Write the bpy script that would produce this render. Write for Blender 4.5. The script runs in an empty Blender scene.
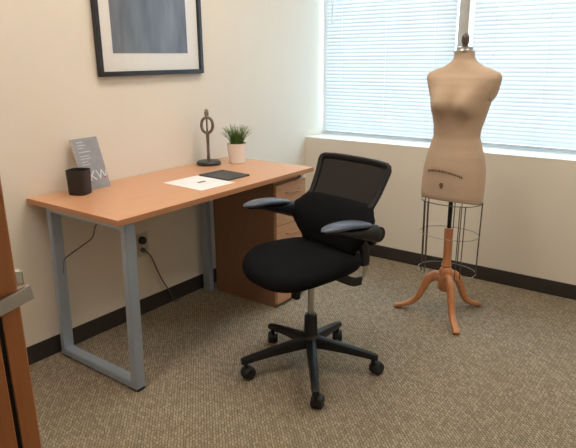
import bpy, bmesh, math, random
from mathutils import Vector, Matrix
C = bpy.context.scene.collection
random.seed(7)
PI = math.pi

# ------------------------------------------------------------ materials
def new_mat(name):
    m = bpy.data.materials.new(name); m.use_nodes = True
    nt = m.node_tree
    return m, nt, nt.nodes['Principled BSDF']
def link(nt, a, b): nt.links.new(a, b)
def setp(p, color=None, rough=.5, metal=0, spec=.5):
    if color is not None: p.inputs['Base Color'].default_value = (*color, 1)
    p.inputs['Roughness'].default_value = rough
    p.inputs['Metallic'].default_value = metal
    p.inputs['Specular IOR Level'].default_value = spec
def noise_mat(name, c1, c2, scale=20, rough=.5, metal=0, spec=.5, bump=0, stretch=(1, 1, 1), detail=3, bscale=None, dist=.001):
    m, nt, p = new_mat(name); setp(p, c1, rough, metal, spec)
    tc = nt.nodes.new('ShaderNodeTexCoord'); mp = nt.nodes.new('ShaderNodeMapping')
    mp.inputs['Scale'].default_value = stretch
    link(nt, tc.outputs['Object'], mp.inputs['Vector'])
    n = nt.nodes.new('ShaderNodeTexNoise'); n.inputs['Scale'].default_value = scale; n.inputs['Detail'].default_value = detail
    link(nt, mp.outputs['Vector'], n.inputs['Vector'])
    r = nt.nodes.new('ShaderNodeValToRGB')
    r.color_ramp.elements[0].position = .3; r.color_ramp.elements[1].position = .7
    r.color_ramp.elements[0].color = (*c1, 1); r.color_ramp.elements[1].color = (*c2, 1)
    link(nt, n.outputs['Fac'], r.inputs['Fac']); link(nt, r.outputs['Color'], p.inputs['Base Color'])
    if bump:
        n2 = nt.nodes.new('ShaderNodeTexNoise'); n2.inputs['Scale'].default_value = bscale or scale*4
        link(nt, mp.outputs['Vector'], n2.inputs['Vector'])
        b = nt.nodes.new('ShaderNodeBump'); b.inputs['Strength'].default_value = bump; b.inputs['Distance'].default_value = dist
        link(nt, n2.outputs['Fac'], b.inputs['Height']); link(nt, b.outputs['Normal'], p.inputs['Normal'])
    return m
def wood_mat(name, c1, c2, axis, rough=.38, scale=6, spec=.5):
    s = [14, 14, 14]; s[axis] = .9
    return noise_mat(name, c1, c2, scale, rough, 0, spec, 0, tuple(s), 6)

def carpet_mat():
    m, nt, p = new_mat('loop_carpet'); setp(p, rough=.95, spec=.1)
    tc = nt.nodes.new('ShaderNodeTexCoord')
    mp = nt.nodes.new('ShaderNodeMapping'); mp.inputs['Rotation'].default_value = (0, 0, math.radians(45))
    link(nt, tc.outputs['Object'], mp.inputs['Vector'])
    br = nt.nodes.new('ShaderNodeTexBrick')
    br.inputs['Scale'].default_value = 1; br.inputs['Brick Width'].default_value = .020; br.inputs['Row Height'].default_value = .0105
    br.inputs['Mortar Size'].default_value = .0016; br.inputs['Mortar Smooth'].default_value = .7; br.inputs['Bias'].default_value = 0
    br.inputs['Color1'].default_value = (.395, .332, .240, 1); br.inputs['Color2'].default_value = (.26, .216, .152, 1)
    br.inputs['Mortar'].default_value = (.13, .107, .08, 1)
    n = nt.nodes.new('ShaderNodeTexNoise'); n.inputs['Scale'].default_value = 90; n.inputs['Detail'].default_value = 2
    link(nt, mp.outputs['Vector'], n.inputs['Vector'])
    add = nt.nodes.new('ShaderNodeMixRGB'); add.blend_type = 'ADD'; add.inputs['Fac'].default_value = .012
    link(nt, mp.outputs['Vector'], add.inputs['Color1']); link(nt, n.outputs['Color'], add.inputs['Color2'])
    link(nt, add.outputs['Color'], br.inputs['Vector'])
    n2 = nt.nodes.new('ShaderNodeTexNoise'); n2.inputs['Scale'].default_value = 1.3; n2.inputs['Detail'].default_value = 3
    link(nt, tc.outputs['Object'], n2.inputs['Vector'])
    r = nt.nodes.new('ShaderNodeMapRange'); r.inputs['To Min'].default_value = .88; r.inputs['To Max'].default_value = 1.1
    link(nt, n2.outputs['Fac'], r.inputs['Value'])
    mul = nt.nodes.new('ShaderNodeMixRGB'); mul.blend_type = 'MULTIPLY'; mul.inputs['Fac'].default_value = 1
    link(nt, br.outputs['Color'], mul.inputs['Color1']); link(nt, r.outputs['Result'], mul.inputs['Color2'])
    link(nt, mul.outputs['Color'], p.inputs['Base Color'])
    b = nt.nodes.new('ShaderNodeBump'); b.inputs['Strength'].default_value = .6; b.inputs['Distance'].default_value = .003; b.invert = True
    link(nt, br.outputs['Fac'], b.inputs['Height']); link(nt, b.outputs['Normal'], p.inputs['Normal'])
    return m

def mix_mat(name, color, other, fac, rough=.6, spec=.5):
    """Principled mixed with a translucent or transparent shader."""
    m, nt, p = new_mat(name); setp(p, color, rough, 0, spec)
    o = nt.nodes['Material Output']; mx = nt.nodes.new('ShaderNodeMixShader'); mx.inputs['Fac'].default_value = fac
    t = nt.nodes.new(other); t.inputs['Color'].default_value = (1, 1, 1, 1) if 'Transparent' in other else (*color, 1)
    link(nt, p.outputs['BSDF'], mx.inputs[1]); link(nt, t.outputs['BSDF'], mx.inputs[2]); link(nt, mx.outputs['Shader'], o.inputs['Surface'])
    return m
def emit_mat(name, color, strength):
    m, nt, p = new_mat(name); setp(p, (.9, .9, .9), .6)
    p.inputs['Emission Color'].default_value = (*color, 1); p.inputs['Emission Strength'].default_value = strength
    return m

M = dict(
    wall=noise_mat('wall_paint', (.76, .71, .62), (.775, .725, .635), 3, .8, spec=.2, bump=.12, bscale=220, dist=.0006),
    ceiling=noise_mat('ceiling_paint', (.8, .78, .73), (.75, .73, .68), 30, .9),
    carpet=carpet_mat(),
    base=noise_mat('vinyl_base', (.030, .027, .025), (.038, .034, .031), 12, .45),
    desk=wood_mat('desk_laminate', (.59, .305, .165), (.65, .35, .195), 1, .30),
    edge=wood_mat('desk_edge_band', (.42, .20, .095), (.48, .235, .115), 1, .4),
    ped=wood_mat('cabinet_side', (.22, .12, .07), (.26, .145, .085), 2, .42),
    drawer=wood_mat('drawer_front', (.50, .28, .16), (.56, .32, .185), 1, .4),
    doorwood=wood_mat('door_veneer', (.40, .155, .055), (.46, .185, .07), 2, .35),
    grey=noise_mat('grey_powdercoat', (.34, .41, .50), (.37, .44, .53), 40, .38, .35),
    black=noise_mat('black_plastic', (.008, .009, .011), (.011, .012, .014), 60, .45, spec=.35, bump=.05, bscale=400),
    blackfab=noise_mat('black_fabric', (.0045, .005, .0065), (.007, .008, .010), 300, .9, spec=.12, bump=.25, bscale=500),
    armpad=noise_mat('arm_pad', (.072, .090, .138), (.08, .098, .15), 50, .32),
    mesh=mix_mat('mesh_fabric', (.007, .007, .008), 'ShaderNodeBsdfTransparent', .06, .9, .12),
    chrome=noise_mat('chrome', (.62, .62, .62), (.68, .68, .68), 20, .18, 1),
    satin=noise_mat('satin_nickel', (.42, .41, .39), (.48, .47, .45), 30, .3, 1),
    linen=noise_mat('linen', (.50, .375, .275), (.53, .40, .295), 120, .9, spec=.15, bump=.2, bscale=700),
    linenedge=noise_mat('pale_linen', (.50, .42, .34), (.53, .45, .37), 120, .9, spec=.15),
    beech=wood_mat('stained_beech', (.50, .20, .085), (.58, .25, .11), 2, .3, 4),
    wire=noise_mat('dark_wire', (.10, .085, .07), (.14, .12, .10), 40, .35, .7),
    brasswire=noise_mat('pale_wire', (.30, .28, .25), (.36, .34, .30), 40, .35, .6),
    rod=noise_mat('black_rod', (.02, .02, .02), (.03, .03, .03), 40, .4, .4),
    ink=noise_mat('brown_ink', (.12, .06, .03), (.15, .08, .04), 40, .8),
    frame=noise_mat('frame_lacquer', (.016, .018, .023), (.022, .024, .03), 40, .28),
    mat_board=noise_mat('mat_board', (.84, .83, .80), (.86, .85, .82), 60, .8),
    paper=noise_mat('paper', (.86, .84, .84), (.88, .86, .87), 40, .7),
    folder=noise_mat('charcoal_cover', (.035, .042, .048), (.045, .052, .058), 60, .45),
    plaque=noise_mat('grey_plaque', (.25, .26, .285), (.31, .32, .345), 25, .3),
    plaqueedge=noise_mat('pale_board', (.62, .56, .54), (.66, .60, .58), 25, .5),
    white_ink=noise_mat('white_print', (.62, .62, .64), (.66, .66, .68), 30, .5),
    red_ink=noise_mat('red_print', (.5, .06, .05), (.5, .06, .05), 30, .5),
    pot=noise_mat('white_ceramic', (.78, .72, .67), (.82, .76, .71), 6, .3),
    soil=noise_mat('soil', (.03, .022, .015), (.06, .045, .03), 90, .95, bump=.5),
    leaf=noise_mat('grass_leaf', (.035, .11, .02), (.14, .25, .06), 30, .5),
    bronze=noise_mat('aged_metal', (.17, .145, .12), (.26, .225, .19), 60, .38, .75),
    blackbase=noise_mat('black_base', (.02, .023, .025), (.03, .034, .036), 30, .35),
    cup=noise_mat('black_mesh_cup', (.012, .012, .013), (.02, .02, .021), 200, .5),
    cable=noise_mat('grey_cable', (.10, .09, .085), (.12, .11, .10), 30, .5),
    outlet=noise_mat('outlet_plate', (.55, .52, .47), (.58, .55, .50), 30, .4),
    plug=noise_mat('black_plug', (.015, .015, .015), (.02, .02, .02), 30, .5),
    winframe=noise_mat('window_paint', (.80, .82, .82), (.83, .85, .85), 20, .4),
    mullion=noise_mat('bronze_mullion', (.42, .35, .28), (.46, .39, .32), 20, .4),
    slat=mix_mat('blind_slat', (.62, .62, .62), 'ShaderNodeBsdfTranslucent', .22, .45),
    rail=noise_mat('blind_rail', (.50, .52, .56), (.54, .56, .60), 30, .4),
    cord=noise_mat('blind_cord', (.8, .82, .84), (.84, .86, .88), 30, .7),
    ledge=noise_mat('sill_paint', (.80, .77, .70), (.82, .79, .72), 20, .45),
    lamp=emit_mat('troffer_diffuser', (1.0, .88, .75), 9.2),
    lampframe=noise_mat('white_metal', (.8, .8, .8), (.83, .83, .83), 20, .4),
)
# clear glass without dark shadows
def glass_mat(name, rough=.02):
    m, nt, p = new_mat(name)
    o = nt.nodes['Material Output']; mx = nt.nodes.new('ShaderNodeMixShader')
    fr = nt.nodes.new('ShaderNodeFresnel'); fr.inputs['IOR'].default_value = 1.5
    gm = nt.nodes.new('ShaderNodeNewGeometry'); mr = nt.nodes.new('ShaderNodeMapRange')
    mr.inputs['To Min'].default_value = 1.5; mr.inputs['To Max'].default_value = 1/1.5
    link(nt, gm.outputs['Backfacing'], mr.inputs['Value']); link(nt, mr.outputs['Result'], fr.inputs['IOR'])
    t = nt.nodes.new('ShaderNodeBsdfTransparent'); g = nt.nodes.new('ShaderNodeBsdfGlossy'); g.inputs['Roughness'].default_value = rough
    link(nt, fr.outputs['Fac'], mx.inputs['Fac']); link(nt, t.outputs['BSDF'], mx.inputs[1]); link(nt, g.outputs['BSDF'], mx.inputs[2])
    link(nt, mx.outputs['Shader'], o.inputs['Surface'])
    return m
M['glass'] = glass_mat('clear_glass')
# abstract print: slate grey field with paler soft shapes (Object coords: x along, z up)
def print_mat():
    m, nt, p = new_mat('slate_print'); setp(p, rough=.6)
    tc = nt.nodes.new('ShaderNodeTexCoord'); mp = nt.nodes.new('ShaderNodeMapping'); mp.inputs['Scale'].default_value = (1, 5, 1.2)
    link(nt, tc.outputs['Object'], mp.inputs['Vector'])
    n = nt.nodes.new('ShaderNodeTexNoise'); n.inputs['Scale'].default_value = 2.4; n.inputs['Detail'].default_value = 2
    link(nt, mp.outputs['Vector'], n.inputs['Vector'])
    r = nt.nodes.new('ShaderNodeValToRGB')
    r.color_ramp.elements[0].position = .35; r.color_ramp.elements[0].color = (.085, .102, .145, 1)
    r.color_ramp.elements[1].position = .75; r.color_ramp.elements[1].color = (.19, .225, .29, 1)
    link(nt, n.outputs['Fac'], r.inputs['Fac']); link(nt, r.outputs['Color'], p.inputs['Base Color'])
    return m
M['print'] = print_mat()

# ------------------------------------------------------------ mesh helpers
def link_obj(name, me, mat, parent=None, loc=(0, 0, 0)):
    o = bpy.data.objects.new(name, me); C.objects.link(o)
    if mat: me.materials.append(mat)
    o.location = loc
    if parent: o.parent = parent
    return o
def finish(name, bm, mat, parent=None, smooth=False, loc=(0, 0, 0)):
    bmesh.ops.recalc_face_normals(bm, faces=bm.faces[:])
    me = bpy.data.meshes.new(name); bm.to_mesh(me); bm.free()
    if smooth:
        for f in me.polygons: f.use_smooth = True
        if smooth != 'all':
            me.set_sharp_from_angle(angle=math.radians(smooth if isinstance(smooth, (int, float)) and smooth > 1 else 35))
    return link_obj(name, me, mat, parent, loc)
def box(bm, x0, x1, y0, y1, z0, z1, bev=0, seg=2):
    t = bmesh.new()
    bmesh.ops.create_cube(t, size=1)
    for v in t.verts:
        v.co = Vector((x0 + (v.co.x+.5)*(x1-x0), y0 + (v.co.y+.5)*(y1-y0), z0 + (v.co.z+.5)*(z1-z0)))
    if bev: bmesh.ops.bevel(t, geom=t.edges[:], offset=bev, segments=seg, profile=.5, affect='EDGES')
    merge(bm, t)
def merge(bm, t, mtx=None):
    if mtx: t.transform(mtx)
    me = bpy.data.meshes.new('tmp'); t.to_mesh(me); t.free(); bm.from_mesh(me); bpy.data.meshes.remove(me)
def rings(bm, loops, cap=True, closed=False):
    """skin a list of point loops"""
    vs = [[bm.verts.new(p) for p in l] for l in loops]
    n = len(loops[0]); k = len(loops)
    for i in range(k if closed else k-1):
        a, b = vs[i], vs[(i+1) % k]
        for j in range(n):
            bm.faces.new((a[j], a[(j+1) % n], b[(j+1) % n], b[j]))
    if cap and not closed:
        bm.faces.new(vs[0]); bm.faces.new(list(reversed(vs[-1])))
    return vs
def circ(r, n=16, z=0, cx=0, cy=0, ry=None):
    ry = r if ry is None else ry
    return [Vector((cx + r*math.cos(2*PI*i/n), cy + ry*math.sin(2*PI*i/n), z)) for i in range(n)]
def lathe(bm, prof, n=32, cx=0, cy=0):
    rings(bm, [circ(max(r, .0004), n, z, cx, cy) for r, z in prof])
def catmull(P, k=6):
    P = [Vector(p) for p in P]; Q = []
    for i in range(len(P)-1):
        p0 = P[i-1] if i else P[0]*2-P[1]; p1, p2 = P[i], P[i+1]; p3 = P[i+2] if i+2 < len(P) else P[-1]*2-P[-2]
        for j in range(k):
            t = j/k
            Q.append(.5*((2*p1) + (p2-p0)*t + (2*p0-5*p1+4*p2-p3)*t*t + (3*p1-p0-3*p2+p3)*t**3))
    Q.append(P[-1]); return Q
def sweep(bm, pts, r, n=10, up=None, closed=False, ry=None, sq=False):
    """tube along pts; r number or list (half width), ry half height; up fixes section orientation"""
    pts = [Vector(p) for p in pts]; m = len(pts); loops = []
    nrm = None
    for i, p in enumerate(pts):
        if closed: d = pts[(i+1) % m]-pts[i-1]
        else: d = pts[min(i+1, m-1)]-pts[max(i-1, 0)]
        d.normalize()
        if up is not None:
            a = d.cross(Vector(up)).normalized(); b = a.cross(d).normalized()
        else:
            if nrm is None:
                nrm = d.orthogonal().normalized()
            nrm = (nrm - d*nrm.dot(d)).normalized(); a = nrm; b = d.cross(a)
        rx = r[i] if isinstance(r, (list, tuple)) else r
        rr = rx if ry is None else (ry[i] if isinstance(ry, (list, tuple)) else ry)
        if sq:
            e = 5.0
            l = []
            for j in range(n):
                t = 2*PI*(j+.5)/n; c, s = math.cos(t), math.sin(t)
                l.append(p + a*rx*math.copysign(abs(c)**(2/e), c) + b*rr*math.copysign(abs(s)**(2/e), s))
        else:
            l = [p + a*rx*math.cos(2*PI*j/n) + b*rr*math.sin(2*PI*j/n) for j in range(n)]
        loops.append(l)
    rings(bm, loops, closed=closed)
def spoly(a, b, n, e, z=0, cx=0, cy=0):
    l = []
    for j in range(n):
        t = 2*PI*j/n; c, s = math.cos(t), math.sin(t)
        l.append(Vector((cx + a*math.copysign(abs(c)**(2/e), c), cy + b*math.copysign(abs(s)**(2/e), s), z)))
    return l
def interp(T, x):
    if x <= T[0][0]: return T[0][1:]
    for a, b in zip(T, T[1:]):
        if x <= b[0]:
            t = (x-a[0])/(b[0]-a[0]); t = t*t*(3-2*t)*.5 + t*.5
            return tuple(p+(q-p)*t for p, q in zip(a[1:], b[1:]))
    return T[-1][1:]

def thing(name, label, cat, loc=(0, 0, 0), rz=0, group=None):
    o = bpy.data.objects.new(name, None); C.objects.link(o)
    o.empty_display_size = .1
    o.location = loc; o.rotation_euler = (0, 0, rz); tag(o, label, cat, group); return o
def tag(o, label, cat, group=None):
    o['label'] = label; o['category'] = cat
    if group: o['group'] = group
    return o
def struct(o): o['kind'] = 'structure'; return o

# ------------------------------------------------------------ room shell
XR, YN, ZC = 3.1, -3.75, 2.6           # right wall, near wall, ceiling
ZS, YW = .762, .23                     # sill height, window plane
WX, WZ = 1.92, 2.25                    # window right end, head
T = .12
bm = bmesh.new(); box(bm, -T, XR+T, YN-1.62, T+.2, -.1, 0); struct(finish('floor', bm, M['carpet']))
bm = bmesh.new(); box(bm, -T, XR+T, YN-1.62, YW+.2, ZC, ZC+.1); struct(finish('ceiling', bm, M['ceiling']))
bm = bmesh.new(); box(bm, -T, 0, YN-T, YW+.1, 0, ZC); struct(finish('wall_left', bm, M['wall']))
bm = bmesh.new(); box(bm, XR, XR+T, YN-T, YW+.1, 0, ZC); struct(finish('wall_right', bm, M['wall']))
bm = bmesh.new()                       # window wall: low wall, pier right of the window, head above
box(bm, 0, XR, 0, YW+.1, 0, ZS-.006); box(bm, WX, XR, 0, YW+.1, ZS-.006, ZC); box(bm, 0, WX, 0, YW+.1, WZ, ZC)
struct(finish('wall_window', bm, M['wall']))
bm = bmesh.new()                       # near wall with a doorway the camera looks in through
box(bm, 0, 1.12, YN-T, YN, 0, ZC); box(bm, 2.08, XR, YN-T, YN, 0, ZC); box(bm, 1.12, 2.08, YN-T, YN, 2.1, ZC)
struct(finish('wall_near', bm, M['wall']))
bm = bmesh.new(); box(bm, .9, 1.12, YN-1.5, YN-T, 0, ZC); box(bm, 2.08, 2.3, YN-1.5, YN-T, 0, ZC); box(bm, .9, 2.3, YN-1.62, YN-1.5, 0, ZC)
struct(finish('wall_sky_block', bm, M['wall']))  # unseen walls added behind the doorway to keep sky light out
bm = bmesh.new(); box(bm, .0, WX, .0, YW+.02, ZS-.006, ZS, .002, 1); struct(finish('trim_sill', bm, M['ledge']))
HB, BT = .0854, .007
def base(name, x0, x1, y0, y1):
    bm = bmesh.new(); box(bm, x0, x1, y0, y1, 0, HB, .002, 1); struct(finish(name, bm, M['base']))
base('baseboard_left', 0, BT, YN, 0); base('baseboard_window', BT, XR-BT, -BT, 0); base('baseboard_right', XR-BT, XR, YN, 0)

# window: frame, mullion, pane
wt = bpy.data.objects.new('window_1', None); C.objects.link(wt); wt.location = (0, YW, ZS); struct(wt)
bm = bmesh.new()
H = WZ-ZS
box(bm, 0, .030, 0, .06, 0, H); box(bm, WX-.03, WX, 0, .06, 0, H); box(bm, .03, WX-.03, 0, .06, H-.04, H); box(bm, .03, WX-.03, 0, .06, 0, .03)
finish('window_frame', bm, M['winframe'], wt)
bm = bmesh.new(); box(bm, .938, 1.003, .012, .058, .03, H-.04, .004); finish('mullion', bm, M['mullion'], wt)
bm = bmesh.new(); box(bm, .028, WX-.028, .03, .036, .028, H-.038); finish('pane', bm, M['glass'], wt)

# ------------------------------------------------------------ blinds
def blind(x0, x1, label, wand):
    yb = YW-.025; top = WZ-.03; bot = ZS+.016
    t = thing('window_blind', label, 'window blind', ((x0+x1)/2, yb, bot), group='white slatted blinds hanging in the window')
    hw = (x1-x0)/2; h = top-bot
    bm = bmesh.new(); box(bm, -hw, hw, -.012, .013, h-.028, h, .002, 1); finish('headrail', bm, M['rail'], t)
    bm = bmesh.new(); box(bm, -hw, hw, -.011, .011, 0, .014, .003, 2); finish('bottom_rail', bm, M['rail'], t)
    bm = bmesh.new(); z = .030; pitch = .0235; ang = math.radians(60); w = .0160
    rnd = random.Random(3)
    while z < h-.035:
        a = ang + rnd.uniform(-.05, .05); prev = None
        for s in (-1, -.6, -.2, .2, .6, 1):
            # gently crowned slat, inner edge low
            yy = s*w*math.cos(a) - (1-s*s)*.0034*math.sin(a); zz = s*w*math.sin(a) + (1-s*s)*.0034*math.cos(a)
            cur = (bm.verts.new((-hw+.003, yy, z+zz)), bm.verts.new((hw-.003, yy, z+zz)))
            if prev: bm.faces.new((prev[0], prev[1], cur[1], cur[0]))
            prev = cur
        z += pitch
    o = finish('slats', bm, M['slat'], t, smooth='all')
    n = 3
    for i in range(n):
        x = -hw + .13 + (2*hw-.26)*i/(n-1)
        bm = bmesh.new()
        for dy in (-.0135, .0135): sweep(bm, [(x, dy, .01), (x, dy, h-.02)], .0012, 5)
        finish('ladder_cord', bm, M['cord'], t)
    if not wand:
        bm = bmesh.new(); sweep(bm, [(-hw-.004, -.004, h-.02), (-hw-.003, -.004, .10)], .0034, 8); finish('pull_cord', bm, M['wire'], t, smooth=True)
    if wand:
        bm = bmesh.new(); sweep(bm, [(-hw+.06, -.026, h-.03), (-hw+.058, -.026, h-.72)], .0042, 8); finish('tilt_wand', bm, M['cord'], t, smooth=True)
blind(.034, .949, 'white venetian blind filling the left part of the window, behind the desk side', True)
blind(1.043, WX-.034, 'white venetian blind filling the right part of the window, behind the dress form shoulder', False)

# ------------------------------------------------------------ door (open leaf at the picture's left edge)
dt = bpy.data.objects.new('door_1', None); C.objects.link(dt); struct(dt)
P0 = Vector((1.452, -2.856, 0))                      # free edge
d = Vector((1.165, YN+.02, 0))-P0; L = d.length
dt.location = P0; dt.rotation_euler = (0, 0, math.atan2(d.y, d.x))   # local +x runs towards the hinge, +y is the face towards the camera
def doorpart(name, x0, x1, y0, y1, z0, z1, mat, bev=.0015, par=dt):
    bm = bmesh.new(); box(bm, x0, x1, y0, y1, z0, z1, bev, 1); return finish(name, bm, M[mat], par)
doorpart('stile', 0, .027, -.022, .022, .012, 2.08, 'doorwood')
doorpart('gasket', .027, .0335, -.020, .014, .012, 2.08, 'black', 0)
doorpart('leaf', .0335, L, -.022, .022, .012, 2.08, 'doorwood')
bm = bmesh.new()                       # lever: flat bar, toed out from the face
box(bm, -.105, .105, -.004, .004, -.0115, .0115, .001, 1)
hd = finish('handle', bm, M['satin'], dt); hd.location = (.079, .052, .942); hd.rotation_euler = (0, math.radians(9), math.radians(20))
bm = bmesh.new(); sweep(bm, [(.020, -.038, 0), (.020, .002, 0)], .011, 14); finish('handle_neck', bm, M['satin'], hd, smooth=True)
doorpart('latch_bolt', -.012, 0, -.010, .010, .968, .990, 'chrome', .002)
doorpart('thumb_turn', .045, .12, .022, .050, .925, .935, 'chrome', .002)

# ------------------------------------------------------------ desk
DY0, DY1, DD, DH = -2.044, -.795, .604, .737
desk = thing('desk', 'wood laminate desk with grey metal loop leg along the left wall', 'desk', (0, DY0, 0))
def dp(name, fn, mat, smooth=False, par=None):
    bm = bmesh.new(); fn(bm)
    for v in bm.verts: v.co.y -= DY0
    return finish(name, bm, M[mat], par or desk, smooth)
top = dp('desktop', lambda b: box(b, .003, DD-.002, DY0+.002, DY1-.002, DH-.022, DH, .0015, 1), 'desk')
def eb(b):
    box(b, DD-.002, DD, DY0, DY1, DH-.022, DH-.0005); box(b, .003, DD-.002, DY0, DY0+.002, DH-.022, DH-.0005); box(b, .003, DD-.002, DY1-.002, DY1, DH-.022, DH-.0005)
dp('edge_band', eb, 'edge', par=top)
# the near leg: one closed loop of rectangular tube (50 mm deep, 30 mm in its plane)
def loopleg(b):
    y0, y1 = -2.002, -1.954
    out = [(.040, .008), (.562, .008), (.584, DH-.024), (.068, DH-.024)]; w = .031
    inn = [(.041+w, .008+w), (.562-w-.002, .008+w), (.584-w, DH-.024-w), (.068+w, DH-.024-w)]
    f = [[(b.verts.new((x, y, z))) for x, z in l] for y in (y0, y1) for l in (out, inn)]
    o0, i0, o1, i1 = f
    for k in range(4):
        j = (k+1) % 4
        b.faces.new((o0[k], o0[j], i0[j], i0[k])); b.faces.new((o1[k], i1[k], i1[j], o1[j]))
        b.faces.new((o0[k], o1[k], o1[j], o0[j])); b.faces.new((i0[k], i0[j], i1[j], i1[k]))
    bmesh.ops.bevel(b, geom=b.edges[:], offset=.003, segments=2, affect='EDGES')
leg = dp('leg', loopleg, 'grey', 40)
for xx in (.075, .535):
    dp('glide', lambda b: box(b, xx-.03, xx+.03, -1.998, -1.958, 0, .008, .001, 1), 'black', par=leg)
dp('leg', lambda b: box(b, .035, .085, -1.085, -1.05, .004, DH-.022, .003), 'grey')
dp('crossbar', lambda b: box(b, .07, .10, -1.954, -1.085, DH-.056, DH-.022, .003), 'grey')

# pedestal cabinet
ped = thing('drawer_pedestal', 'brown wooden three-drawer pedestal cabinet standing under the far end of the desk', 'drawer cabinet', (.32, -.92, 0))
PX0, PX1, PY0, PY1, PH = .098, .522, -1.04, -.775, .712
def pp(name, fn, mat, par=ped, smooth=False):
    bm = bmesh.new(); fn(bm)
    for v in bm.verts: v.co -= Vector((.32, -.92, 0))
    return finish(name, bm, M[mat], par, smooth)
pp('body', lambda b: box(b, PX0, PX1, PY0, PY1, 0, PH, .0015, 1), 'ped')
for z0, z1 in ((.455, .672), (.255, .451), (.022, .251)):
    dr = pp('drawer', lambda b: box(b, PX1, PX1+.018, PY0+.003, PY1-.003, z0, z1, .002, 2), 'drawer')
    zc = z1-.050; yc = (PY0+PY1)/2+.01
    pp('pull', lambda b: sweep(b, catmull([(PX1+.014, yc-.062, zc), (PX1+.034, yc-.05, zc), (PX1+.040, yc, zc), (PX1+.034, yc+.05, zc), (PX1+.014, yc+.062, zc)], 4), .004, 8, up=(0, 0, 1)), 'edge', dr, True)
pp('lock', lambda b: sweep(b, [(PX1-.004, PY1-.045, .686), (PX1+.022, PY1-.045, .686)], .008, 14), 'satin', smooth=True)

# ------------------------------------------------------------ task chair
ang = math.radians(-103.9+90)        # local -y is the way the chair faces
ch = thing('office_chair', 'black mesh-back swivel office chair with flip-up arms on five casters', 'office chair', (1.02, -1.43, 0), ang)
def rot(v, a): return Vector((v[0]*math.cos(a)-v[1]*math.sin(a), v[0]*math.sin(a)+v[1]*math.cos(a), v[2]))
bm = bmesh.new(); lathe(bm, [(.030, .100), (.038, .112), (.040, .150), (.031, .160), (.029, .18), (.027, .245), (.0245, .253)], 24)
basep = finish('star_base', bm, M['black'], ch, 30)
bm = bmesh.new(); lathe(bm, [(.0125, .22), (.0125, .44)], 18); finish('gas_lift', bm, M['satin'], ch, 30)
for k in range(5):
    a = math.radians((21.5, 96, 165, -124.5, -52.5)[k])-ang
    RL = (.280, .276, .284, .300, .334)[k]
    bm = bmesh.new()
    prof = [(.020, .130, .021, .025), (.08, .123, .020, .021), (.55*RL, .112, .018, .017), (.82*RL, .099, .016, .014), (RL-.006, .090, .015, .012), (RL+.008, .087, .013, .010)]
    loops = []
    for x, z, hw, hh in prof:
        loops.append([rot((x, hw*cx, z+hh*cz), a) for cx, cz in ((-1, -1), (-.45, -1.15), (.45, -1.15), (1, -1), (1.05, 0), (.8, .8), (.35, 1), (-.35, 1), (-.8, .8), (-1.05, 0))])
    rings(bm, loops); finish('base_arm', bm, M['black'], ch, 40)
    # caster: stem, hood and two wheels; each caster swivelled its own way
    wx, wy = ((.254, .122), (-.036, .276), (-.272, .084), (-.162, -.226), (.188, -.230))[k]
    wheel_c = rot((wx, wy, 0), -ang); c0 = rot((RL-.012, 0, 0), a); off = wheel_c-c0; sw = math.atan2(off.y, off.x)
    bm = bmesh.new(); sweep(bm, [c0+Vector((0, 0, .050)), c0+Vector((0, 0, .088))], .0095, 10)
    arc = []
    for t in range(9):
        th = math.radians(200*t/8-10)
        arc.append(wheel_c+rot((.0285*math.cos(th), 0, .0268+.0285*math.sin(th)), sw))
    sweep(bm, arc, .0028, 8, up=rot((0, 1, 0), sw), ry=.014)
    cs = finish('caster', bm, M['black'], ch, 40)
    for s in (-1, 1):
        bm = bmesh.new(); p = wheel_c+Vector((0, 0, .0270)); ax = rot((0, 1, 0), sw)
        q = [p+ax*(s*t) for t in (.005, .007, .018, .022, .023)]
        sweep(bm, q, [.0235, .0270, .0270, .024, .012], 20); finish('wheel', bm, M['black'], cs, 40)
# seat mechanism and seat
bm = bmesh.new(); box(bm, -.075, .075, -.09, .13, .420, .464, .01, 3); finish('tilt_mechanism', bm, M['black'], ch, 40)
bm = bmesh.new(); sweep(bm, catmull([(-.03, 0, .440), (-.062, 0, .430), (-.078, -.006, .395), (-.084, -.012, .300)], 5), .019, 12, up=(0, 1, 0), ry=.014, sq=True)
finish('adjust_lever', bm, M['black'], ch, 40)
bm = bmesh.new()
SX, SY = .219, .228
loops = []
for s, z, dy in [(.55, .462, 0), (.80, .460, 0), (.92, .463, 0), (.975, .470, 0), (1.0, .482, 0), (1.0, .493, 0), (.985, .507, 0), (.95, .517, 0), (.88, .524, .0), (.7, .528, 0), (.4, .525, 0), (.12, .523, 0)]:
    l = spoly(SX*s, SY*s, 56, 2.7, z, -.016, -.030)
    for v in l:   # waterfall front, slight dish, wider nose than tail
        f = max(0, -(v.y+.06)/.18)
        v.z -= .026*f*f
        v.z += .010*(abs(v.x)/SX)**2*s
        v.x *= 1+.06*(-v.y/SY)-.02
    loops.append(l)
rings(bm, loops); finish('seat', bm, M['blackfab'], ch, 'all')

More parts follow.
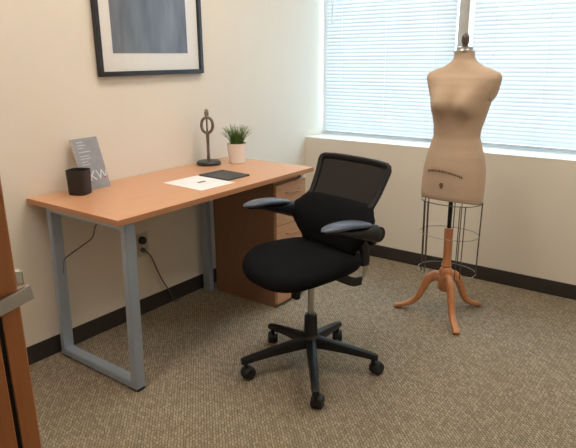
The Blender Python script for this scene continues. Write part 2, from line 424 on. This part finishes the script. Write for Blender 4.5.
# backrest: flat-banded frame with mesh, solid lumbar shell that spreads into the arm wings
def back_y(z, x):
    t = (z-.50)/.385
    y = .095 + .120*t + .050*max(0, t-.25)
    y -= .032*math.exp(-((t-.40)/.22)**2)        # lumbar bulge
    return y - .25*x*x                            # wraps round the sitter
def half(z): return interp([(.545, .160), (.58, .192), (.62, .222), (.655, .238), (.682, .236), (.703, .212), (.725, .192), (.80, .190)], z)[0]
def fr_half(z): return interp([(.60, .170), (.70, .178), (.80, .190), (.86, .198), (.885, .198)], z)[0]
path = []
zt, zb = .874, .64
for z in [zb+(zt-.035-zb)*i/6 for i in range(7)]: path.append((fr_half(z)-.004, z))
path += [(.194, .860), (.190, .871), (.179, .877), (.12, .880), (.06, .881), (0, .881)]
path = path + [(-x, z) for x, z in reversed(path[:-1])]
path += [(-.10, zb-.004), (0, zb-.006), (.10, zb-.004)]
P3 = [Vector((x, back_y(z, x), z)) for x, z in path]
bm = bmesh.new(); sweep(bm, P3, .0095, 12, up=(0, 1, 0), closed=True, ry=.0125)
# band: frame is wide across its face and thin front to back
bm.free(); bm = bmesh.new()
nP = len(P3); loops = []
ctr = Vector((0, 0, .76))
for i, p in enumerate(P3):
    dd = (P3[(i+1) % nP]-P3[i-1]).normalized(); nn = Vector((0, 1, .18)).normalized(); sd = dd.cross(nn).normalized(); nn = sd.cross(dd).normalized()
    loops.append([p+sd*.0135*math.copysign(abs(math.cos(q))**.6, math.cos(q))+nn*.0085*math.copysign(abs(math.sin(q))**.6, math.sin(q)) for q in [2*PI*j/14 for j in range(14)]])
rings(bm, loops, closed=True)
finish('back_frame', bm, M['black'], ch, 'all')
bm = bmesh.new(); nz, nx = 14, 14; g = []
for i in range(nz+1):
    z = .68+(.874-.68)*i/nz; w = fr_half(z)-.008
    if z > .85: w = .188-.012*((z-.85)/.024)**2
    g.append([bm.verts.new((w*(2*j/nx-1), back_y(z, w*(2*j/nx-1)), z)) for j in range(nx+1)])
for i in range(nz):
    for j in range(nx): bm.faces.new((g[i][j], g[i][j+1], g[i+1][j+1], g[i+1][j]))
finish('back_mesh', bm, M['mesh'], ch, 'all')
bm = bmesh.new(); gf, gb = [], []
ZL0, ZL1 = .534, .730
for i in range(19):
    z = ZL0+(ZL1-ZL0)*i/18; w = half(z)
    rf, rb = [], []
    for j in range(21):
        u = 2*j/20-1; x = w*u
        th = .014*math.sqrt(max(0, 1-abs(u)**6))+.002
        y = back_y(z, x) - .004
        k = math.sin(min(1, (i+.6)/2.4, (18.6-i)/2.5)*PI/2)
        rf.append(bm.verts.new((x, y-th*k, z))); rb.append(bm.verts.new((x, y+th*k*.9+.001, z)))
    gf.append(rf); gb.append(rb)
for i in range(18):
    for j in range(20):
        bm.faces.new((gf[i][j], gf[i][j+1], gf[i+1][j+1], gf[i+1][j])); bm.faces.new((gb[i][j], gb[i+1][j], gb[i+1][j+1], gb[i][j+1]))
    for j in (0, 20):
        bm.faces.new((gf[i][j], gb[i][j], gb[i+1][j], gf[i+1][j]))
for j in range(20):
    bm.faces.new((gf[0][j], gb[0][j], gb[0][j+1], gf[0][j+1])); bm.faces.new((gf[18][j], gb[18][j], gb[18][j+1], gf[18][j+1]))
lum = finish('lumbar_shell', bm, M['blackfab'], ch, 'all')
bm = bmesh.new(); sweep(bm, catmull([(-.13, back_y(.548, .13)-.012, .553), (-.05, back_y(.548, .05)-.014, .546), (.05, back_y(.548, .05)-.014, .546), (.13, back_y(.548, .13)-.012, .553)], 5), .0028, 8); finish('edge_highlight', bm, M['satin'], lum, True)  # bright bar stands in for the highlight along the shell's lower edge
# two flat uprights behind the shell, bright elbows, flat arms forward to the mechanism
for s in (-1, 1):
    X = s*.058
    bm = bmesh.new(); sweep(bm, catmull([(X, .130, .64), (X, .150, .615), (X, .215, .575), (X, .248, .52), (X, .258, .46), (X, .258, .425)], 5), .022, 14, up=(1, 0, 0), ry=.013, sq=True)
    sp = finish('upright', bm, M['black'], ch, 'all')
    bm = bmesh.new(); sweep(bm, catmull([(X, .258, .440), (X, .262, .405), (X, .252, .378), (X, .228, .366), (X, .200, .364)], 5), .011, 10, up=(1, 0, 0), ry=.0055); finish('elbow_bar', bm, M['satin'], sp, True)
    bm = bmesh.new(); sweep(bm, catmull([(s*.045, .08, .428), (s*.05, .13, .396), (X, .190, .366), (X, .238, .359)], 5), .020, 14, up=(1, 0, 0), ry=.0085, sq=True); finish('forward_arm', bm, M['black'], sp, 'all')
for s in (-1, 1):
    # arm: curved carrier from the wing, with a pad on top
    pth = catmull([(s*.195, .140, .590), (s*.222, .132, .622), (s*.240, .112, .642), (s*.244, .070, .652), (s*.242, .01, .664), (s*.239, -.07, .684), (s*.237, -.135, .696)], 5)
    n = len(pth); bm = bmesh.new()
    wv = [.016+.012*min(1, i/8) if i < n-6 else .028-.012*((i-n+7)/6)**2 for i in range(n)]
    hv = [.022+.012*min(1, i/9) if i < 13 else max(.010, .034-.024*((i-13)/12)) for i in range(n)]
    sweep(bm, pth, wv, 14, up=(0, 0, 1), ry=hv)
    am = finish('armrest', bm, M['black'], ch, 'all')
    bm = bmesh.new(); loops = []
    for i in range(15):
        t = i/14; y = .088-.250*t; k = math.sqrt(max(.02, 1-abs(2*t-1)**2.8))
        cz = .682+.030*t - .010*t*t+.008*math.sin(t*PI); hw = .041*k*(1.0-.10*t); cx = s*(.240-.003*t)
        loops.append([Vector((cx+hw*math.copysign(abs(math.cos(q))**.8, math.cos(q)), y, cz+(.013 if math.sin(q) > 0 else .014)*k*math.copysign(abs(math.sin(q))**.8, math.sin(q)))) for q in [2*PI*j/20 for j in range(20)]])
    rings(bm, loops); finish('arm_pad', bm, M['armpad'], am, 'all')
    bm = bmesh.new(); sweep(bm, [(s*.212, .118, .640), (s*.262, .118, .640)], .030, 20); finish('arm_pivot', bm, M['black'], am, 40)

# ------------------------------------------------------------ dress form
FX, FY = 1.284, -.60
face = math.radians(-24)              # turned a little to the window side's left; camera looks along (-.6,.8)
cam_dir = math.atan2(-3.249-FY, 2.256-FX)
df = thing('dress_form', 'beige linen dress form with wire skirt cage on a wooden tripod stand', 'mannequin', (FX, FY, 0), cam_dir+PI/2+face)
# local -y is the front. rows: z, half width, front depth, back depth, centre shift x
rowsT = [(.612, .146, .108, .116), (.64, .150, .112, .122), (.70, .150, .112, .130), (.765, .148, .106, .128), (.83, .137, .099, .108), (.885, .121, .092, .090),
        (.925, .109, .087, .080), (.965, .112, .088, .080), (1.01, .122, .092, .086), (1.05, .130, .099, .092), (1.09, .138, .107, .097), (1.13, .155, .106, .099),
        (1.165, .168, .098, .097), (1.195, .177, .086, .090), (1.215, .170, .070, .076), (1.232, .132, .062, .070), (1.246, .088, .056, .064), (1.266, .058, .050, .058), (1.275, .049, .046, .051), (1.29, .044, .044, .046), (1.308, .044, .044, .045)]
def form_pt(z, th, off=0):
    hw, fd, bd = interp(rowsT, z)
    c, s = math.cos(th), math.sin(th)
    e = 2.25
    x = (hw+off)*math.copysign(abs(c)**(2/e), c); y = ((fd if s < 0 else bd)+off)*math.copysign(abs(s)**(2/e), s)
    if s < 0:                                     # bust
        for q in (-1, 1):
            y -= .052*math.exp(-((x-q*.064)/.046)**2-((z-1.068)/(.040 if z < 1.068 else .070))**2)
        y -= .012*math.exp(-(x/.07)**2-((z-.80)/.07)**2)
    cy = .010*math.sin((z-.6)/.7*PI)
    x += .013*max(0, min(1, (z-.95)/.2))
    return Vector((x, y+cy, z))
bm = bmesh.new(); loops = []
NZ = 84
for i in range(NZ+1):
    z = .612+(1.308-.612)*i/NZ
    loops.append([form_pt(z, 2*PI*j/72) for j in range(72)])
for l in loops:
    for v in l: v.z += .020*max(0, -v.y/.108)*max(0, 1-(v.z-.612)/.06)
rings(bm, loops); torso = finish('torso', bm, M['linen'], df, 'all')
# arm plates
for s in (-1, 1):
    bm = bmesh.new(); loops = []
    ctr = Vector((s*.158+.013, .006, 1.150))
    nrm = Vector((s*.95, -.05, -.22)).normalized(); a = Vector((0, 1, 0)); a = (a-nrm*a.dot(nrm)).normalized(); b = nrm.cross(a)
    for sc, o in ((.9, -.020), (1, -.012), (1, -.006), (.92, -.003), (.5, -.001), (.1, -.0005)):
        loops.append([ctr+nrm*o+a*.046*sc*math.cos(2*PI*j/28)+b*.060*sc*math.sin(2*PI*j/28) for j in range(28)])
    rings(bm, loops); finish('arm_plate', bm, M['linenedge'], torso, 'all')
# seams: thin raised piping at centre front and princess lines would be subpixel; the side seam panel is paler
# neck cap and finial
bm = bmesh.new(); lathe(bm, [(.043, 1.302), (.047, 1.305), (.047, 1.313), (.040, 1.316), (.038, 1.320), (.038, 1.328), (.022, 1.334)], 30, .012); cap = finish('neck_cap', bm, M['satin'], df, 30)
bm = bmesh.new(); lathe(bm, [(.010, 1.330), (.012, 1.338), (.016, 1.344), (.019, 1.360), (.017, 1.376), (.010, 1.386), (.004, 1.390)], 20, .012); finish('finial', bm, M['wire'], df, 40)
# printed arc and crest on the hip
def mark(bm, z, xc, w, h, slant=0):
    """small printed block hugging the torso front at local x xc"""
    pts = []
    for sx, sz in ((-1, -1), (1, -1), (1, 1), (-1, 1)):
        zz = z+sz*h/2+slant*sx*w/2; xx = xc+sx*w/2
        best = min((abs(form_pt(zz, -t).x-xx), t) for t in [PI*k/720 for k in range(721)])[1]
        pts.append(form_pt(zz, -best, .0008))
    bm.faces.new([bm.verts.new(p) for p in pts])
bm = bmesh.new()
ux = -.002
rnd = random.Random(5)
for k in range(21):
    u = -1+2*k/20
    z = .772-.015*(u+.22)**2
    mark(bm, z, ux+u*.084, .0058, .0095+rnd.uniform(-.001, .003), -.20*(u+.22))
finish('printed_lettering', bm, M['ink'], torso)
bm = bmesh.new()
for dz, w in ((.012, .016), (.006, .022), (0, .020), (-.006, .014), (-.012, .007)): mark(bm, .702+dz, ux-.004, w, .0042)
finish('printed_crest', bm, M['ink'], torso)
# bottom hem ring and skirt cage
def cage_r(th, z, k=1.0):
    p = form_pt(.612, th); s = 1.02 - .03*(.612-z)/.36
    return Vector((p.x*s*k, p.y*s*k, z))
bm = bmesh.new(); sweep(bm, [cage_r(2*PI*j/40, .611, .985) for j in range(40)], .0022, 6, closed=True); cg = finish('skirt_cage', bm, M['wire'], df, True)
for j in range(5):
    for dd in (-.10, .10):
        th = 2*PI*(j+.30)/5+dd
        bm = bmesh.new(); sweep(bm, [cage_r(th, .614), cage_r(th, .45), cage_r(th, .246)], .0027, 6); finish('cage_wire', bm, M['wire'], cg, True)
for z in (.443, .248):
    bm = bmesh.new(); sweep(bm, [cage_r(2*PI*j/48, z) for j in range(48)], .0019, 6, closed=True); finish('cage_ring', bm, M['brasswire'], cg, True)
bm = bmesh.new(); lathe(bm, [(.0105, .44), (.0105, .63)], 14); finish('pole', bm, M['rod'], df, 30)
bm = bmesh.new()
lathe(bm, [(.010, .472), (.020, .470), (.0225, .464), (.021, .456), (.0225, .448), (.0205, .40), (.019, .34), (.0205, .29), (.026, .276), (.022, .266), (.030, .256), (.034, .240), (.031, .222), (.036, .205), (.034, .150), (.026, .138), (.012, .132)], 28)
finish('post', bm, M['beech'], df, 40)
rz = df.rotation_euler.z
for fx, fy in ((1.045, -.655), (1.425, -.780), (1.400, -.385)):
    a = math.atan2(fy-FY, fx-FX)-rz; R = math.hypot(fx-FX, fy-FY)+.004
    prof = [(.020, .205, .036), (.050, .212, .034), (.085, .185, .028), (.110, .130, .023), (.132, .082, .020), (.160, .050, .0175), (.195, .030, .0150), (R-.012, .0165, .0140), (R, .0115, .0095)]
    pts = catmull([(x, 0, z) for x, z, h in prof], 4)
    hs = []
    for i in range(len(pts)): 
        k = i/4; i0 = min(int(k), len(prof)-1); i1 = min(i0+1, len(prof)-1); hs.append(prof[i0][2]+(prof[i1][2]-prof[i0][2])*(k-i0))
    hs[-1] = .0095
    bm = bmesh.new(); sweep(bm, [rot(p, a) for p in pts], .0125, 12, up=rot((0, 1, 0), a), ry=None) if False else None
    # section: half thickness sideways .0125, half height hs in the leg plane
    loops = []
    for i, p in enumerate(pts):
        dd = (pts[min(i+1, len(pts)-1)]-pts[max(i-1, 0)]).normalized(); up = Vector((-dd.z, 0, dd.x))
        w = .0165
        loops.append([rot(p+Vector((0, 1, 0))*w*math.copysign(abs(math.cos(q))**.7, math.cos(q))+up*hs[i]*.80*math.copysign(abs(math.sin(q))**.7, math.sin(q)), a) for q in [2*PI*j/16 for j in range(16)]])
    for l in loops:
        for v in l: v.z = max(v.z, .001)
    rings(bm, loops); finish('leg', bm, M['beech'], df, 'all')

# ------------------------------------------------------------ framed picture
pf = thing('framed_picture', 'black-framed grey abstract print in wide white mat hanging on the left wall', 'framed picture', (0, -1.311, 1.214))
FW, FH, FB = .326, .92, .022
def fp(name, fn, mat, par=pf): bm = bmesh.new(); fn(bm); return finish(name, bm, M[mat], par)
def fr(b):
    for y0, y1, z0, z1 in ((-FW, -FW+FB, 0, FH), (FW-FB, FW, 0, FH), (-FW+FB, FW-FB, 0, FB), (-FW+FB, FW-FB, FH-FB, FH)): box(b, .001, .026, y0, y1, z0, z1, .0015, 1)
fp('frame', fr, 'frame')
fp('mat', lambda b: box(b, .004, .010, -FW+FB, FW-FB, FB, FH-FB), 'mat_board')
pr = fp('print_border', lambda b: box(b, .0101, .0108, -.240, .250, .098, .81), 'paper')
fp('print', lambda b: box(b, .0109, .0115, -.238, .226, .102, .80), 'print', pr)
fp('glazing', lambda b: box(b, .016, .018, -FW+FB, FW-FB, FB, FH-FB), 'glass')

# ------------------------------------------------------------ things on the desk
ZD = DH
# leaning plaque
pl = thing('plaque', 'grey printed plaque leaning on the wall behind the black pencil cup', 'sign', (.098, -1.757, ZD))
pl.rotation_euler = (0, math.radians(-17.5), math.radians(2))
def lp(name, fn, mat, par=pl): bm = bmesh.new(); fn(bm); return finish(name, bm, M[mat], par)
bd = lp('board', lambda b: box(b, -.013, -.001, -.067, .067, 0, .232, .001, 1), 'plaqueedge')
lp('printed_face', lambda b: box(b, -.001, .0004, -.0655, .0655, .0015, .2305), 'plaque', bd)
def lines(b):
    rn = random.Random(2)
    for z, w, h in ((.212, .030, .004), (.198, .040, .0035), (.186, .026, .003), (.168, .058, .004), (.150, .044, .003), (.138, .050, .003), (.124, .030, .003), (.112, .040, .003)):
        y = -.045
        while y < -.045+w:
            ww = rn.uniform(.004, .009); box(b, .0004, .0008, y, min(y+ww, -.045+w), z, z+h); y += ww+.002
lp('printed_lines', lines, 'white_ink', bd)
cu = bpy.data.curves.new('printed_letters', 'FONT'); cu.body = 'KW'; cu.size = .062; cu.extrude = .0002
to = bpy.data.objects.new('tmp_text', cu); C.objects.link(to); bpy.context.view_layer.update()
me = bpy.data.meshes.new_from_object(to.evaluated_get(bpy.context.evaluated_depsgraph_get())); bpy.data.objects.remove(to)
for v in me.vertices: v.co = Vector((.0006+v.co.z, -.030+v.co.x*.95, .040+v.co.y))
link_obj('printed_letters', me, M['white_ink'], bd)
lp('red_emblem', lambda b: sweep(b, [(.0004, .050, .046), (.0009, .050, .046)], .005, 12), 'red_ink', bd)
# pencil cup: rounded-square tapered cup with a hollow inside
pc = thing('pencil_cup', 'black pencil cup standing in front of the grey plaque', 'pencil cup', (.118, -1.864, ZD), math.radians(24))
bm = bmesh.new()
L = [spoly(.039, .039, 40, 3.4, .0), spoly(.041, .041, 40, 3.4, .004), spoly(.0445, .0445, 40, 3.4, .103), spoly(.045, .045, 40, 3.4, .105), spoly(.042, .042, 40, 3.4, .105), spoly(.038, .038, 40, 4, .006), spoly(.01, .01, 40, 4, .006)]
rings(bm, L); finish('cup', bm, M['cup'], pc, 40)
# sculpture
st = thing('tabletop_sculpture', 'slim aged-metal abstract sculpture on a round black base beside the potted grass', 'sculpture', (.088, -1.047, ZD), math.radians(40))
bm = bmesh.new(); lathe(bm, [(.060, 0), (.066, .004), (.066, .014), (.060, .020), (.02, .023), (.008, .024)], 40); finish('base', bm, M['blackbase'], st, 40)
bm = bmesh.new(); lathe(bm, [(.010, .022), (.008, .06), (.008, .10), (.009, .150), (.010, .168), (.006, .176)], 16); finish('rod', bm, M['bronze'], st, 40)
bm = bmesh.new(); sweep(bm, catmull([(0, 0, .168), (.020, 0, .180), (.030, 0, .205), (.026, 0, .235), (.010, 0, .250), (-.008, 0, .250), (-.024, 0, .236), (-.029, 0, .205), (-.020, 0, .180), (0, 0, .168)], 5), .008, 10, up=(0, 1, 0), ry=.014); finish('loop', bm, M['bronze'], st, 'all')
bm = bmesh.new(); box(bm, -.033, -.022, -.014, .014, .188, .238, .003); finish('side_plate', bm, M['bronze'], st)
bm = bmesh.new(); box(bm, -.005, .004, -.005, .005, .175, .250, .002); finish('inner_bar', bm, M['bronze'], st)
bm = bmesh.new(); lathe(bm, [(.006, .245), (.007, .255), (.011, .262), (.012, .276), (.009, .290), (.004, .296)], 16); finish('knob', bm, M['bronze'], st, 40)
# potted grass
pg = thing('potted_grass', 'green ornamental grass in a white cylindrical pot at the far corner of the desk', 'potted plant', (.180, -.918, ZD))
bm = bmesh.new(); lathe(bm, [(.043, 0), (.046, .003), (.0535, .104), (.054, .108), (.050, .108), (.048, .092), (.03, .0915)], 40); finish('pot', bm, M['pot'], pg, 40)
bm = bmesh.new(); lathe(bm, [(.0455, .088), (.045, .095), (.02, .099), (.002, .1)], 24); finish('soil', bm, M['soil'], pg, 40)
bm = bmesh.new(); rn = random.Random(11)
for k in range(230):
    a = rn.uniform(0, 2*PI); r0 = .034*math.sqrt(rn.random()); L_ = rn.uniform(.075, .125); lean = rn.uniform(.05, .95)*(.4+r0/.034*.6)
    ph = a+rn.uniform(-.5, .5); dx, dy = math.cos(ph), math.sin(ph); w = rn.uniform(.0016, .0030)
    prev = None
    for i in range(6):
        t = i/5; rr = r0+L_*lean*.85*t**1.7; z = .094+L_*(t*math.sqrt(1-.35*lean*lean) - .18*lean*t*t)
        c = Vector((r0*math.cos(a)+dx*(rr-r0), r0*math.sin(a)+dy*(rr-r0), z)); sd = Vector((-dy, dx, 0))*w*(1-t*.9)
        cur = (bm.verts.new(c-sd), bm.verts.new(c+Vector((0, 0, .0006))+Vector((dx, dy, 0))*-.0006), bm.verts.new(c+sd))
        if prev:
            bm.faces.new((prev[0], prev[1], cur[1], cur[0])); bm.faces.new((prev[1], prev[2], cur[2], cur[1]))
        prev = cur
finish('foliage', bm, M['leaf'], pg, 'all')
# papers and folder
def quadslab(bm, q, z0, z1):
    lo = [Vector((x, y, z0)) for x, y in q]; hi = [Vector((x, y, z1)) for x, y in q]; rings(bm, [lo, hi])
pa = thing('paper_sheet', 'white printed paper sheet lying flat on the desk', 'paper', (.385, -1.42, ZD))
def shift(bm, o):
    for v in bm.verts: v.co -= Vector(o)
Q = [(.250, -1.515), (.510, -1.530), (.520, -1.318), (.258, -1.305)]
bm = bmesh.new(); quadslab(bm, Q, ZD+.0003, ZD+.0012); shift(bm, (.385, -1.42, ZD)); sh = finish('sheet', bm, M['paper'], pa)
bm = bmesh.new(); rn = random.Random(4)
for r in range(9):
    x = .285+r*.024; y = -1.49
    if r == 4: continue
    while y < -1.345:
        w = rn.uniform(.006, .016); box(bm, x, x+.0022, y, y+w, ZD+.0012, ZD+.0014); y += w+.005
        if rn.random() < .10: break
shift(bm, (.385, -1.42, ZD)); finish('printed_text', bm, M['rail'], sh)
bm = bmesh.new(); box(bm, .374, .392, -1.425, -1.375, ZD+.0012, ZD+.0014); shift(bm, (.385, -1.42, ZD)); finish('printed_mark', bm, M['ink'], sh)
fo = thing('notebook', 'thin charcoal notebook lying on the desk beside the white paper', 'notebook', (.37, -1.24, ZD))
Q = [(.268, -1.302), (.470, -1.316), (.474, -1.160), (.276, -1.146)]
bm = bmesh.new(); quadslab(bm, Q, ZD+.0002, ZD+.008); bmesh.ops.bevel(bm, geom=bm.edges[:], offset=.0015, segments=1, affect='EDGES'); shift(bm, (.37, -1.24, ZD)); finish('cover', bm, M['folder'], fo)
Q2 = [(.272, -1.298), (.466, -1.312), (.470, -1.310), (.470, -1.310)]
bm = bmesh.new(); box(bm, .300, .304, -1.296, -1.158, ZD+.008, ZD+.0088); shift(bm, (.37, -1.24, ZD)); finish('elastic_band', bm, M['black'], fo)

# ------------------------------------------------------------ outlet, cords
ot = thing('wall_outlet', 'pale duplex wall outlet with plugs, below the desk', 'outlet', (0, -1.468, .378))
bm = bmesh.new(); box(bm, 0, .005, -.036, .036, -.062, .062, .002); op = finish('cover_plate', bm, M['outlet'], ot)
for z in (.026, -.026):
    bm = bmesh.new(); sweep(bm, [(.004, 0, z), (.007, 0, z)], .017, 20); finish('socket', bm, M['outlet'], op, True)
pw = thing('power_cord', 'grey power cord running from the lower outlet socket down to the floor', 'power cord', (.03, -1.468, .352))
def rel(L, o): return [Vector(p)-Vector(o) for p in L]
o_ = (.03, -1.468, .352)
bm = bmesh.new(); sweep(bm, rel([(.007, -1.478, .352), (.014, -1.478, .352), (.026, -1.478, .350), (.032, -1.476, .348)], o_), [.012, .013, .011, .006], 14); finish('plug', bm, M['cable'], pw, 40)
bm = bmesh.new(); sweep(bm, rel(catmull([(.030, -1.477, .349), (.038, -1.465, .335), (.034, -1.440, .300), (.026, -1.386, .176), (.022, -1.335, .085), (.020, -1.30, .012), (.03, -1.27, .006)], 6), o_), .0032, 8); finish('cord', bm, M['cable'], pw, True)
pb = thing('plug_adapter', 'round black plug in the upper socket of the wall outlet', 'plug', (.02, -1.478, .404))
bm = bmesh.new(); sweep(bm, [(-.0125, 0, 0), (-.010, 0, 0), (.008, 0, 0), (.014, 0, 0)], [.019, .021, .019, .012], 20); finish('plug_body', bm, M['plug'], pb, 40)
bm = bmesh.new(); 
pts = catmull([(.43, -1.975, .700), (.405, -2.0+.03, .688), (.30, -1.93, .640), (.20, -1.885, .560), (.14, -1.90, .515), (.10, -1.93, .480), (.088, -1.962, .455), (.085, -1.972, .40)], 6)
wire = thing('cable', 'thin dark cable hanging beneath the desk beside the near metal leg', 'cable', (.2, -1.92, .6))
sweep(bm, rel(pts, (.2, -1.92, .6)), .003, 8); finish('cord', bm, M['cable'], wire, True)
bm = bmesh.new(); sweep(bm, rel(catmull([(.43, -1.975, .700), (.47, -1.95, .690), (.50, -1.93, .700)], 4), (.2, -1.92, .6)), .003, 8); finish('branch', bm, M['cable'], wire, True)

# ------------------------------------------------------------ ceiling lights (above the frame) and daylight
for i, (x, y) in enumerate(((.85, -1.25), (.95, -2.9), (2.45, -1.25))):
    lt = thing('ceiling_light', ('ceiling light panel above the desk and the chair', 'ceiling light panel above the doorway end of the desk', 'ceiling light panel in the middle right of the room')[i], 'ceiling light', (x, y, ZC), group='ceiling light panels')
    bm = bmesh.new()
    for a in ((-.30, -.27, -.60, .60), (.27, .30, -.60, .60), (-.27, .27, -.60, -.57), (-.27, .27, .57, .60)): box(bm, a[0], a[1], a[2], a[3], -.03, 0)
    finish('housing', bm, M['lampframe'], lt)
    bm = bmesh.new(); box(bm, -.27, .27, -.57, .57, -.022, -.016); finish('diffuser', bm, M['lamp'], lt)

w = bpy.data.worlds.new('sky'); bpy.context.scene.world = w; w.use_nodes = True
bg = w.node_tree.nodes['Background']; bg.inputs['Color'].default_value = (.56, .82, 1.0, 1); bg.inputs['Strength'].default_value = 8.2

# ------------------------------------------------------------ camera
cd = bpy.data.cameras.new('camera'); cam = bpy.data.objects.new('camera', cd); C.objects.link(cam)
F, cx, cy, cz, yw, pt, rl = 569.305, 2.2562, -3.2491, 1.2923, .6391, .2851, -.0091
f = Vector((-math.sin(yw)*math.cos(pt), math.cos(yw)*math.cos(pt), -math.sin(pt)))
r = Vector((math.cos(yw), math.sin(yw), 0)); u = r.cross(f)
r2 = r*math.cos(rl)+u*math.sin(rl); u2 = -r*math.sin(rl)+u*math.cos(rl)
mt = Matrix((r2, u2, -f)).transposed().to_4x4(); mt.translation = (cx, cy, cz); cam.matrix_world = mt
cd.sensor_fit = 'HORIZONTAL'; cd.sensor_width = 36; cd.lens = F/576*36; cd.clip_start = .02
sc = bpy.context.scene; sc.camera = cam
vs = sc.view_settings; vs.view_transform = 'Standard'; vs.look = 'None'; vs.gamma = 1; vs.exposure = 0.0; vs.use_curve_mapping = False
